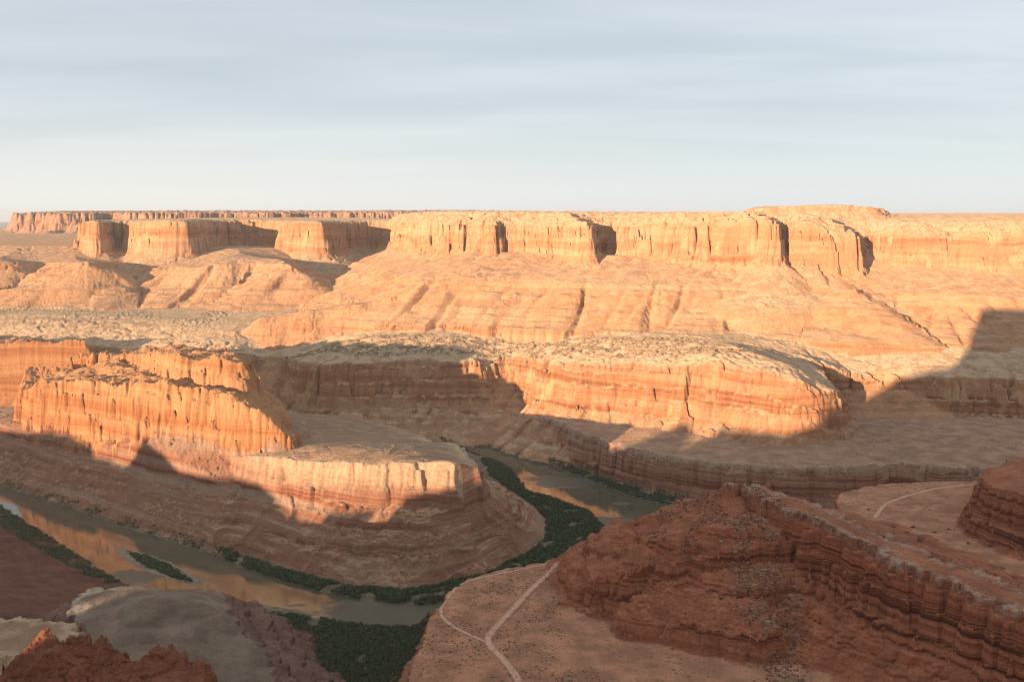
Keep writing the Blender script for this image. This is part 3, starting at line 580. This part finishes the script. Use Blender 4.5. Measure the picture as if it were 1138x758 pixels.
for key in [-1, 90, 91] + LABELS:
    code = key if isinstance(key, int) else LABELS.index(key)
    f = Fq[FL == code]
    if not len(f) or key not in TERR: continue
    u, inv = np.unique(f, return_inverse=True)
    nm, mk, lb, ct = TERR[key]
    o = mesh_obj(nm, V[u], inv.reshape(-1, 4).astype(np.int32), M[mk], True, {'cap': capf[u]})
    tag(o, lb, ct, 'structure')

# river surface: one sheet, the banks and the bed cut its outline
def river():
    x0, x1, y0, y1, s = -2600, 700, 1300, 2900, 12.0
    nx, ny = int((x1 - x0) / s) + 1, int((y1 - y0) / s) + 1
    gx, gy = np.meshgrid(x0 + np.arange(nx) * s, y0 + np.arange(ny) * s)
    d = seg_sdf(gx, gy, WATER) < 40
    q = np.arange(nx * ny).reshape(ny, nx)
    f = np.stack([q[:-1, :-1], q[:-1, 1:], q[1:, 1:], q[1:, :-1]], -1).reshape(-1, 4)
    k = (d[:-1, :-1] | d[1:, 1:] | d[:-1, 1:] | d[1:, :-1]).reshape(-1)
    f = f[k]; u, inv = np.unique(f, return_inverse=True)
    v = np.stack([gx.ravel()[u], gy.ravel()[u], np.zeros(len(u))], -1)
    tag(mesh_obj('river', v, inv.reshape(-1, 4), M['water']), 'green-brown river looping round the peninsula and mirroring its lit cliff', 'river', 'structure')
river()

# ------------------------------------------------------------------ dirt tracks
def track(pts, width, label, lift=0.45):
    p = np.array([q[:2] for q in pts]); seg = np.r_[0, np.cumsum(np.hypot(*np.diff(p, axis=0).T))]
    s = np.linspace(0, seg[-1], int(seg[-1] / 2.5) + 2)
    x, y = np.interp(s, seg, p[:, 0]), np.interp(s, seg, p[:, 1])
    for _ in range(3):
        k = 9; ker = np.ones(k) / k
        x[1:-1] = np.convolve(np.pad(x, k // 2, mode='edge'), ker, 'valid')[1:-1]; y[1:-1] = np.convolve(np.pad(y, k // 2, mode='edge'), ker, 'valid')[1:-1]
    tx, ty = np.gradient(x), np.gradient(y); n = np.hypot(tx, ty); nx, ny = -ty / n, tx / n
    wv = width * (1 + 0.22 * perlin(s / 14, s * 0, 3))
    cols = []
    for o in (-0.5, -0.25, 0, 0.25, 0.5):
        X, Y = x + nx * wv * o, y + ny * wv * o
        cols.append(np.stack([X, Y, hz(X, Y) + lift], -1))
    g = np.stack(cols, 1); n_ = len(s); q = np.arange(n_ * 5).reshape(n_, 5)
    f = np.stack([q[:-1, :-1], q[:-1, 1:], q[1:, 1:], q[1:, :-1]], -1).reshape(-1, 4)
    tag(mesh_obj('dirt_road', g.reshape(-1, 3), f, M['track'], True, {'edge': np.tile([1, .45, .12, .45, 1], n_)}), label, 'dirt road', 'structure')
track([Z(582, 775, 100), Z(575, 757, 100), Z(561, 738, 100), Z(542, 719, 100), Z(541, 711, 100), Z(550, 701, 100), Z(569, 681, 100), Z(586, 662, 100), Z(602, 646, 100), Z(619, 631, 100), Z(645, 621, 100)], 9.0, 'wider pale dirt road climbing across the pink bench to the knoll')
track([Z(539, 716, 100), Z(522, 708, 100), Z(506, 700, 100), Z(489, 686, 100), Z(491, 673, 100), Z(510, 650, 100), Z(524, 645, 100), Z(569, 636, 100), Z(610, 627, 100)], 5.0, 'thin dirt track looping along the edge of the pink bench')
track([Z(972, 578, 84), Z(978, 568, 84), Z(985, 561, 84), Z(1009, 553, 84), Z(1038, 545, 84), Z(1075, 541, 84), Z(1140, 541, 86)], 8.0, 'pale dirt road curving over the small bench behind the ridge')

# ------------------------------------------------------------------ riverside thickets and desert scrub
def bushes(name, pts, hmin, hmax, nleaf, leaf, mat, label, cat):
    """many leafy shrubs as one mass; pts (n, 3) are their feet"""
    n = len(pts)
    h = RNG.uniform(hmin, hmax, n); r = h * RNG.uniform(0.45, 0.75, n)
    d = RNG.normal(size=(n, nleaf, 3)); d /= np.linalg.norm(d, axis=-1, keepdims=True)
    rad = RNG.uniform(0.45, 1.0, (n, nleaf, 1)) ** 0.6
    c = d * rad * np.stack([r, r, h * 0.5], -1)[:, None, :]
    c[..., 2] += (h * 0.5)[:, None]
    c = c + pts[:, None, :]
    c = c.reshape(-1, 3); k = len(c)
    a = RNG.normal(size=(k, 3)); a /= np.linalg.norm(a, axis=-1, keepdims=True)
    b = np.cross(a, RNG.normal(size=(k, 3))); b /= np.linalg.norm(b, axis=-1, keepdims=True)
    s = (leaf * RNG.uniform(0.6, 1.4, (k, 1))) * np.repeat(h / hmax, nleaf)[:, None]
    v = np.stack([c - a * s, c + b * s * 0.7, c + a * s, c - b * s * 0.7], 1).reshape(-1, 3)
    f = np.arange(k * 4, dtype=np.int32).reshape(-1, 4)
    return tag(mesh_obj(name, v, f, M[mat], False), label, cat, 'stuff')

def scatter(poly, spacing, keep=None, zmin=0.35, zmax=14, wet=True):
    p = np.array([q[:2] for q in poly]); x0, y0 = p.min(0); x1, y1 = p.max(0)
    n = int((x1 - x0) * (y1 - y0) / spacing ** 2)
    x, y = RNG.uniform(x0, x1, n), RNG.uniform(y0, y1, n)
    k = seg_sdf(x, y, p) + 4 * perlin(x / 14, y / 14, 5) < 0
    x, y = x[k], y[k]
    if keep is not None:
        k = fbm(x, y, 45, 2, 71) > keep; x, y = x[k], y[k]
    z = hz(x, y); k = (z > zmin) & (z < zmax)
    return np.stack([x[k], y[k], z[k] - 0.3], -1)

bushes('riverside_thicket', scatter(TIP, 2.6, -0.42), 1.8, 8.0, 34, 1.2, 'leaf', 'dark green thicket wrapping the tip of the peninsula between slope and river', 'thicket')
LOW = z0([(300, 683), (345, 687), (420, 697), (482, 700), (500, 800), (330, 800), (290, 740)])
bushes('riverside_thicket', scatter(LOW, 2.6, -0.6, zmax=30), 2.5, 6.0, 36, 0.85, 'leaf', 'dense green thicket on the near bank between grey hill and pink bench', 'thicket')
LEFT = z0([(-60, 540), (0, 561), (60, 602), (100, 626), (134, 650), (118, 657), (72, 636), (28, 613), (0, 596), (-60, 574)])
bushes('riverside_thicket', scatter(LEFT, 2.8, -0.35, zmax=45), 1.8, 5.0, 30, 0.8, 'leaf', 'green fringe of shrubs at the foot of the dark reddish slope', 'thicket')
FAR = z0([(455, 470), (475, 475), (530, 487), (575, 500), (654, 535), (700, 553), (742, 563), (755, 553), (700, 540), (654, 522), (575, 485), (530, 476), (475, 468)])
bushes('riverside_thicket', scatter(FAR, 3.4, -0.4, zmax=12), 2.5, 5.0, 26, 1.0, 'leaf', 'line of green shrubs along the foot of the far river cliff', 'thicket')
INNER = z0([(0, 541), (60, 560), (100, 573), (150, 591), (200, 605), (250, 623), (250, 612), (200, 596), (150, 583), (100, 566), (60, 554), (0, 534)])
bushes('riverside_thicket', scatter(INNER, 4.0, 0.0, zmax=12), 1.8, 3.6, 26, 0.8, 'leaf', 'sparse shrubs at the waterline below the long shaded peninsula slope', 'thicket')
ISL = z0([(142, 612), (150, 612), (180, 624), (205, 640), (216, 649), (206, 648), (180, 639), (150, 624)])
bushes('island_shrubs', scatter(ISL, 2.0, -0.8, zmin=0.5), 1.8, 4.0, 34, 0.7, 'leaf', 'dark green shrubs covering the narrow sandbar island', 'shrubs')
BACK = z0([(440, 482), (480, 490), (520, 503), (548, 514), (540, 509), (500, 494), (455, 479)])
bushes('riverside_thicket', scatter(BACK, 3.0, -0.5, zmax=16), 2.0, 4.5, 26, 0.9, 'leaf', 'green shrubs on the inside bank behind the pale peninsula rim', 'thicket')
NB = [Z(a, b, 100) for a, b in [(460, 745), (485, 688), (505, 660), (570, 634), (630, 625), (622, 668), (640, 730), (700, 790), (460, 800)]]
bushes('sagebrush', scatter(NB, 5.5, -0.12, zmin=80, zmax=130), 0.5, 2.0, 18, 0.42, 'sage', 'scattered small sagebrush on the pink dirt bench', 'sagebrush')

# ------------------------------------------------------------------ boulders
def boulder_mesh(name, seed, flat, mat):
    rr = np.random.default_rng(seed)
    bpy_me = bpy.data.meshes.new(name)
    import bmesh
    bm = bmesh.new(); bmesh.ops.create_icosphere(bm, subdivisions=2, radius=1.0)
    for _ in range(9):
        n = rr.normal(size=3); n /= np.linalg.norm(n); d = rr.uniform(0.45, 0.8)
        for v in bm.verts:
            q = np.dot(v.co, n)
            if q > d: v.co = v.co - bpy_vec(n * float(q - d))
    for v in bm.verts: v.co.z *= flat; v.co.x *= 1.25
    bm.to_mesh(bpy_me); bm.free(); bpy_me.materials.append(M[mat]); return bpy_me
from mathutils import Vector
def bpy_vec(n): return Vector((float(n[0]), float(n[1]), float(n[2])))
BM = {('pale_boulder', 0.7): [boulder_mesh('boulder', s, 0.7, 'pale_boulder') for s in range(5)],
      ('pale_boulder', 0.4): [boulder_mesh('flat_boulder', s, 0.4, 'pale_boulder') for s in range(10, 15)],
      ('red_boulder', 0.7): [boulder_mesh('boulder', s, 0.72, 'red_boulder') for s in range(20, 24)]}
def boulders(poly, n, smin, smax, mat, flat, label, group, name='boulder', cat='boulder', only=None):
    p = np.array([q[:2] for q in poly]); x0, y0 = p.min(0); x1, y1 = p.max(0)
    got = 0
    x, y = RNG.uniform(x0, x1, n * 14), RNG.uniform(y0, y1, n * 14)
    k = seg_sdf(x, y, p) < 0; x, y = x[k], y[k]
    z, lab, _ = par_height(x, y)
    for i in range(len(x)):
        if got >= n: break
        if only is not None and lab[i] not in only: continue
        s = smin + (smax - smin) * RNG.random() ** 2.2
        o = bpy.data.objects.new(name, random.choice(BM[(mat, flat)])); COL.objects.link(o)
        o.location = (x[i], y[i], z[i] + s * flat * 0.35); o.rotation_euler = (RNG.uniform(-.25, .25), RNG.uniform(-.25, .25), RNG.uniform(0, 6.28)); o.scale = (s, s * RNG.uniform(.7, 1), s * RNG.uniform(.8, 1.15))
        tag(o, label, cat, None, group); got += 1
def rubble(poly, n, smin, smax, mat, label, only=None):
    p = np.array([q[:2] for q in poly]); x0, y0 = p.min(0); x1, y1 = p.max(0)
    x, y = RNG.uniform(x0, x1, n * 6), RNG.uniform(y0, y1, n * 6)
    k = (seg_sdf(x, y, p) + 10 * perlin(x / 20, y / 20, 9) < 0) & (fbm(x, y, 40, 2, 81) > -0.15); x, y = x[k][:n], y[k][:n]
    z, lab, _ = par_height(x, y)
    if only is not None: k = np.isin(lab, only); x, y, z = x[k], y[k], z[k]
    n = len(x); base = np.array([[-1, -1, -.5], [1, -1, -.5], [1, 1, -.5], [-1, 1, -.5], [-.8, -.7, .5], [.7, -.8, .6], [.8, .7, .4], [-.7, .8, .55]])
    fb = np.array([[0, 1, 5, 4], [1, 2, 6, 5], [2, 3, 7, 6], [3, 0, 4, 7], [4, 5, 6, 7]])
    s = smin + (smax - smin) * RNG.random(n) ** 2.5; a = RNG.uniform(0, 6.28, n)
    q = base[None] + RNG.uniform(-.3, .3, (n, 8, 3)); q = q * s[:, None, None] * 0.5 * RNG.uniform(.6, 1.3, (n, 1, 3))
    ca, sa = np.cos(a)[:, None], np.sin(a)[:, None]
    v = np.stack([q[..., 0] * ca - q[..., 1] * sa + x[:, None], q[..., 0] * sa + q[..., 1] * ca + y[:, None], q[..., 2] + z[:, None] + s[:, None] * 0.12], -1).reshape(-1, 3)
    f = (fb[None] + (np.arange(n) * 8)[:, None, None]).reshape(-1, 4)
    tag(mesh_obj('rubble', v, f, M[mat], False), label, 'rubble', 'stuff')
ix = lambda *a: [LABELS.index(q) for q in a]
boulders([Z(a, b, 45) for a, b in [(250, 600), (330, 585), (430, 590), (520, 590), (560, 600), (500, 640), (400, 650), (300, 625)]], 80, 1.4, 4.2, 'pale_boulder', 0.7,
         'pale boulder lying on the peninsula slope above the thicket', 'boulders on the peninsula slope', only=ix('gooseneck'))
crest = [Z(818, 536, 225), Z(850, 553, 225), Z(885, 569, 224), Z(925, 584, 222), Z(965, 603, 220), Z(975, 596, 218), Z(930, 570, 220), Z(880, 551, 222), Z(832, 534, 224)]
boulders(crest, 60, 1.2, 4.2, 'pale_boulder', 0.4, 'pale caprock slab on the crest of the dark red ridge', 'slabs along the ridge crest', 'flat_boulder', 'boulder')
gully = [Z(790, 590, 195), Z(850, 575, 205), Z(890, 610, 185), Z(895, 660, 165), Z(880, 700, 150), Z(905, 758, 130), Z(885, 760, 130), Z(860, 690, 150), Z(830, 660, 165)]
boulders(gully, 90, 1.0, 3.8, 'pale_boulder', 0.7, 'pale block in the rubble gully between knoll and ridge', 'blocks in the ridge gully')
rubble([Z(a, b, 195) for a, b in [(700, 580), (760, 555), (815, 545), (870, 580), (905, 640), (890, 700), (845, 680), (800, 600), (760, 600)]], 3400, 0.6, 3.2, 'red_boulder', 'loose red-brown stones strewn over the upper knoll')
rubble(gully, 2400, 0.6, 2.6, 'pale_boulder', 'loose pale stones filling the gully beside the ridge')
behind = [Z(a, b, 190) for a, b in [(985, 590), (1020, 600), (1080, 630), (1138, 655), (1200, 690), (1120, 665), (1060, 640), (1010, 620)]]
boulders(behind, 50, 1.0, 4.0, 'pale_boulder', 0.4, 'grey slab on the dark rubble slope behind the ridge', 'slabs behind the ridge', 'flat_boulder', 'boulder')
rubble([Z(a, b, 170) for a, b in [(960, 570), (1020, 590), (1100, 615), (1200, 650), (1200, 720), (1100, 670), (1010, 620)]], 3400, 0.8, 3.6, 'red_boulder', 'dark rubble covering the slope behind the ridge')
boulders([Z(a, b, 90) for a, b in [(960, 560), (1000, 580), (1060, 590), (1080, 610), (1040, 620), (990, 590)]], 9, 3.0, 9.0, 'red_boulder', 0.7, 'large dark red block on the dirt bench behind the ridge', 'blocks behind the ridge')
rubble([D(0, 372, 2950), D(200, 372, 2960), D(460, 372, 2960), D(600, 376, 2900), D(760, 385, 2650), D(840, 395, 2420), D(700, 402, 2480), D(620, 400, 2680), D(540, 398, 2760), D(400, 400, 2740), D(330, 395, 2900), D(200, 388, 2960), D(0, 388, 2960)], 7000, 2.0, 7.5, 'pale_boulder',
       'pale broken rock littering the edge of the middle terrace', only=ix('cliff_terrace'))

# ------------------------------------------------------------------ the mesa the viewer stands on: behind and left of the camera, it shades the foreground
su = np.array([math.sin(SUN_AZ), math.cos(SUN_AZ)]); sv = np.array([math.cos(SUN_AZ), -math.sin(SUN_AZ)])   # along the light, across it
def need(p):
    return p[0] * sv[0] + p[1] * sv[1], p[2] + TEL * (p[0] * su[0] + p[1] * su[1])
SKY_PTS = [D(0, 482, 2285), D(42, 481, 2215), D(75, 487, 2150), D(98, 496, 2110), D(101, 507, 2090), D(134, 520, 2020), D(157, 505, 2020), D(165, 485, 2020), D(189, 503, 1975), D(214, 524, 1940), D(252, 529, 1890), D(293, 537, 1825), D(330, 562, 1745), D(367, 570, 1700),
           D(418, 568, 1675), D(439, 557, 1672), D(485, 545, 1675), D(519, 541, 1678), D(544, 534, 1672)]
sk = [need(p) for p in SKY_PTS]
sk += [need(p) for p in ((404, 2297, 114), (477, 2237, 112), (610, 2160, 118), (690, 2190, 132), (760, 2270, 152), (885, 2500, 178), (983, 2488, 190), (1142, 2542, 212))]
for q, dh in ((Z(30, 648, 116), -6), (Z(6, 646, 116), -4), (Z(58, 654, 117), -5), (Z(118, 662, 121), -3), (Z(104, 676, 122), -2)):
    q = need(q); sk.append((q[0], q[1] + dh))
q = need(D(45, 722, 812)); sk.append((q[0], q[1] - 1))
sk.sort()
# ------ the rest of the skyline is read from these
def skyline():
    s = np.array([q[0] for q in sk]); h = np.array([q[1] for q in sk])
    e = need(D(1089, 347, 2880))
    ss = np.concatenate([[s[0] - 2500, s[0] - 400], s, [e[0] - 1.0, e[0], e[0] + 400, e[0] + 3500]])
    hh = np.concatenate([[h[0] - 60, h[0] - 10], h, [min(h[-1] + 25, e[1] - 40), e[1] + 12, e[1] + 25, e[1] + 30]])
    o = np.argsort(ss); return ss[o], hh[o]
SS, SH = skyline()
print('SKY', list(zip(SS.round(), SH.round())))
def caster():
    s = np.unique(np.concatenate([np.linspace(SS[0], SS[-1], 500), SS, np.arange(-2200, -100, 6)]))
    e = need(D(1089, 347, 2880))[0]
    u0 = np.where(s >= e - 0.5, -60.0, -420.0)
    h = np.interp(s, SS, SH) - TEL * u0
    h = h + np.where(s < e, 3 * perlin(s / 40, s * 0 + .5, 2) + 2 * perlin(s / 13, s * 0 + .5, 4), 0)
    prof = [(-40, -260), (-25, -150), (-14, -60), (-4, -3), (0, 0), (-160, -2), (-700, -14), (-900, -260)]
    prof = [(60, -230), (26, -120), (8, -40), (2, -4), (0, 0), (-150, -16), (-600, -60), (-800, -320)]
    rows = []
    for du, dz in prof:
        uu = u0 + du * np.where(s >= e - .5, 0.7, 1); jit = (6 * perlin(s / 30, s * 0 + du, 6)) * (dz != 0)
        x, y = s * sv[0] + (uu + jit) * su[0], s * sv[1] + (uu + jit) * su[1]
        rows.append(np.stack([x, y, np.where(abs(dz) > 200, -5.0, h + dz)], -1))
    g = np.stack(rows); a, b = g.shape[:2]; q = np.arange(a * b).reshape(a, b)
    f = np.stack([q[:-1, :-1], q[:-1, 1:], q[1:, 1:], q[1:, :-1]], -1).reshape(-1, 4)
    o = mesh_obj('viewpoint_mesa', g.reshape(-1, 3), f, M['terrace'], True, {'cap': np.zeros(a * b)})
    tag(o, 'dark mesa behind the viewpoint whose shade covers the near canyon', 'mesa', 'structure')
caster()

# ------------------------------------------------------------------ air
def haze():
    zlo, zhi = float(ZR.min()) - 1.0, max(float(ZR.max()), 720.0) + 15.0
    x, y0, y1 = 52000.0, -4500.0, 71000.0
    v = np.array([(a, b, c) for c in (zlo, zhi) for b in (y0, y1) for a in (-x, x)])
    f = np.array([[0, 2, 3, 1], [4, 5, 7, 6], [0, 1, 5, 4], [2, 6, 7, 3], [0, 4, 6, 2], [1, 3, 7, 5]])
    m = bpy.data.materials.new('morning_air'); m.use_nodes = True; t = m.node_tree; t.nodes.clear()
    pv = t.nodes.new('ShaderNodeVolumePrincipled'); pv.inputs['Color'].default_value = (0.80, 0.86, 0.92, 1); pv.inputs['Density'].default_value = HAZE; pv.inputs['Anisotropy'].default_value = 0.0
    o = t.nodes.new('ShaderNodeOutputMaterial'); t.links.new(pv.outputs[0], o.inputs['Volume'])
    tag(mesh_obj('haze', v, f, m, False), 'thin pale morning haze lying over the far canyon', 'haze', 'stuff')
HAZE = 0.000013
haze()

# ------------------------------------------------------------------ light, sky, camera
sc = bpy.context.scene
sd = bpy.data.lights.new('sun', 'SUN'); sd.energy = 5.0; sd.angle = math.radians(0.5); sd.color = (1.0, 0.715, 0.475)
so = bpy.data.objects.new('sun', sd); COL.objects.link(so)
dirv = Vector((math.sin(SUN_AZ) * math.cos(SUN_EL), math.cos(SUN_AZ) * math.cos(SUN_EL), -math.sin(SUN_EL)))
so.rotation_euler = dirv.to_track_quat('-Z', 'Y').to_euler(); so.location = (-800, -1500, 1500)

w = bpy.data.worlds.new('World'); sc.world = w; w.use_nodes = True
nt = w.node_tree; nt.nodes.clear()
def N(t, **k):
    n = nt.nodes.new(t)
    for a, b in k.items(): setattr(n, a, b)
    return n
sky = N('ShaderNodeTexSky', sky_type='NISHITA'); sky.sun_disc = False; sky.sun_elevation = SUN_EL
sky.sun_rotation = math.pi + SUN_AZ; sky.altitude = 1800; sky.dust_density = 1.2; sky.air_density = 1.0
tc = N('ShaderNodeTexCoord'); sep = N('ShaderNodeSeparateXYZ'); nt.links.new(tc.outputs['Generated'], sep.inputs[0])
def wm(op, a, b=0.0, clamp=False):
    n = N('ShaderNodeMath', operation=op, use_clamp=clamp)
    for i, v in enumerate((a, b)):
        if isinstance(v, (int, float)): n.inputs[i].default_value = v
        else: nt.links.new(v, n.inputs[i])
    return n.outputs[0]
zc = wm('ADD', wm('MAXIMUM', sep.outputs[2], 0.0), 0.10)
cv = N('ShaderNodeCombineXYZ'); nt.links.new(wm('DIVIDE', sep.outputs[0], zc), cv.inputs[0]); nt.links.new(wm('DIVIDE', sep.outputs[1], zc), cv.inputs[1])
mp = N('ShaderNodeMapping'); mp.inputs['Rotation'].default_value = (0, 0, math.radians(-12)); mp.inputs['Scale'].default_value = (0.38, 1.15, 1); nt.links.new(cv.outputs[0], mp.inputs[0])
n1 = N('ShaderNodeTexNoise'); n1.inputs['Scale'].default_value = 0.9; n1.inputs['Detail'].default_value = 7; n1.inputs['Roughness'].default_value = 0.52; n1.inputs['Distortion'].default_value = 0.4; nt.links.new(mp.outputs[0], n1.inputs['Vector'])
def wr(v, a, b, c=0.0, d=1.0):
    n = N('ShaderNodeMapRange', interpolation_type='SMOOTHSTEP'); nt.links.new(v, n.inputs[0])
    for i, q in enumerate((a, b, c, d)): n.inputs[1 + i].default_value = q
    return n.outputs[0]
def wmix(f, a, b):
    n = N('ShaderNodeMix', data_type='RGBA')
    if isinstance(f, float): n.inputs[0].default_value = f
    else: nt.links.new(f, n.inputs[0])
    for s_, v in ((n.inputs[6], a), (n.inputs[7], b)):
        if isinstance(v, tuple): s_.default_value = (*v, 1)
        else: nt.links.new(v, s_)
    return n.outputs[2]
STR = 0.10; S = 1 / STR
cloud = wmix(wr(n1.outputs['Fac'], 0.30, 0.72), tuple(v * S for v in (0.33, 0.365, 0.405)), tuple(v * S for v in (0.415, 0.445, 0.485)))
low = wmix(wr(sep.outputs[0], -0.45, 0.35), tuple(v * S for v in (0.51, 0.51, 0.51)), tuple(v * S for v in (0.42, 0.455, 0.50)))
cloud = wmix(wr(sep.outputs[2], 0.0, 0.13, 1.0, 0.0), cloud, low)
skyc = wmix(0.86, sky.outputs[0], cloud)
bg = N('ShaderNodeBackground'); bg.inputs['Strength'].default_value = STR; nt.links.new(skyc, bg.inputs['Color'])
wo = N('ShaderNodeOutputWorld'); nt.links.new(bg.outputs[0], wo.inputs['Surface'])

cd = bpy.data.cameras.new('camera'); cd.sensor_width = 36.0; cd.lens = 36.0 * FOC / 1138.0; cd.clip_start = 1.0; cd.clip_end = 200000.0
co = bpy.data.objects.new('camera', cd); COL.objects.link(co); co.location = (0, 0, CAMZ); co.rotation_euler = (math.pi / 2 - PITCH, 0, 0)
sc.camera = co
sc.view_settings.view_transform = 'Standard'; sc.view_settings.look = 'None'; sc.view_settings.gamma = 1.0; sc.view_settings.use_curve_mapping = False
sc.view_settings.exposure = 0.84
sc.cycles.use_denoising = True
sc.cycles.pixel_filter_type = 'BLACKMAN_HARRIS'; sc.cycles.filter_width = 1.15
sc.cycles.max_bounces = 5; sc.cycles.diffuse_bounces = 2; sc.cycles.glossy_bounces = 3
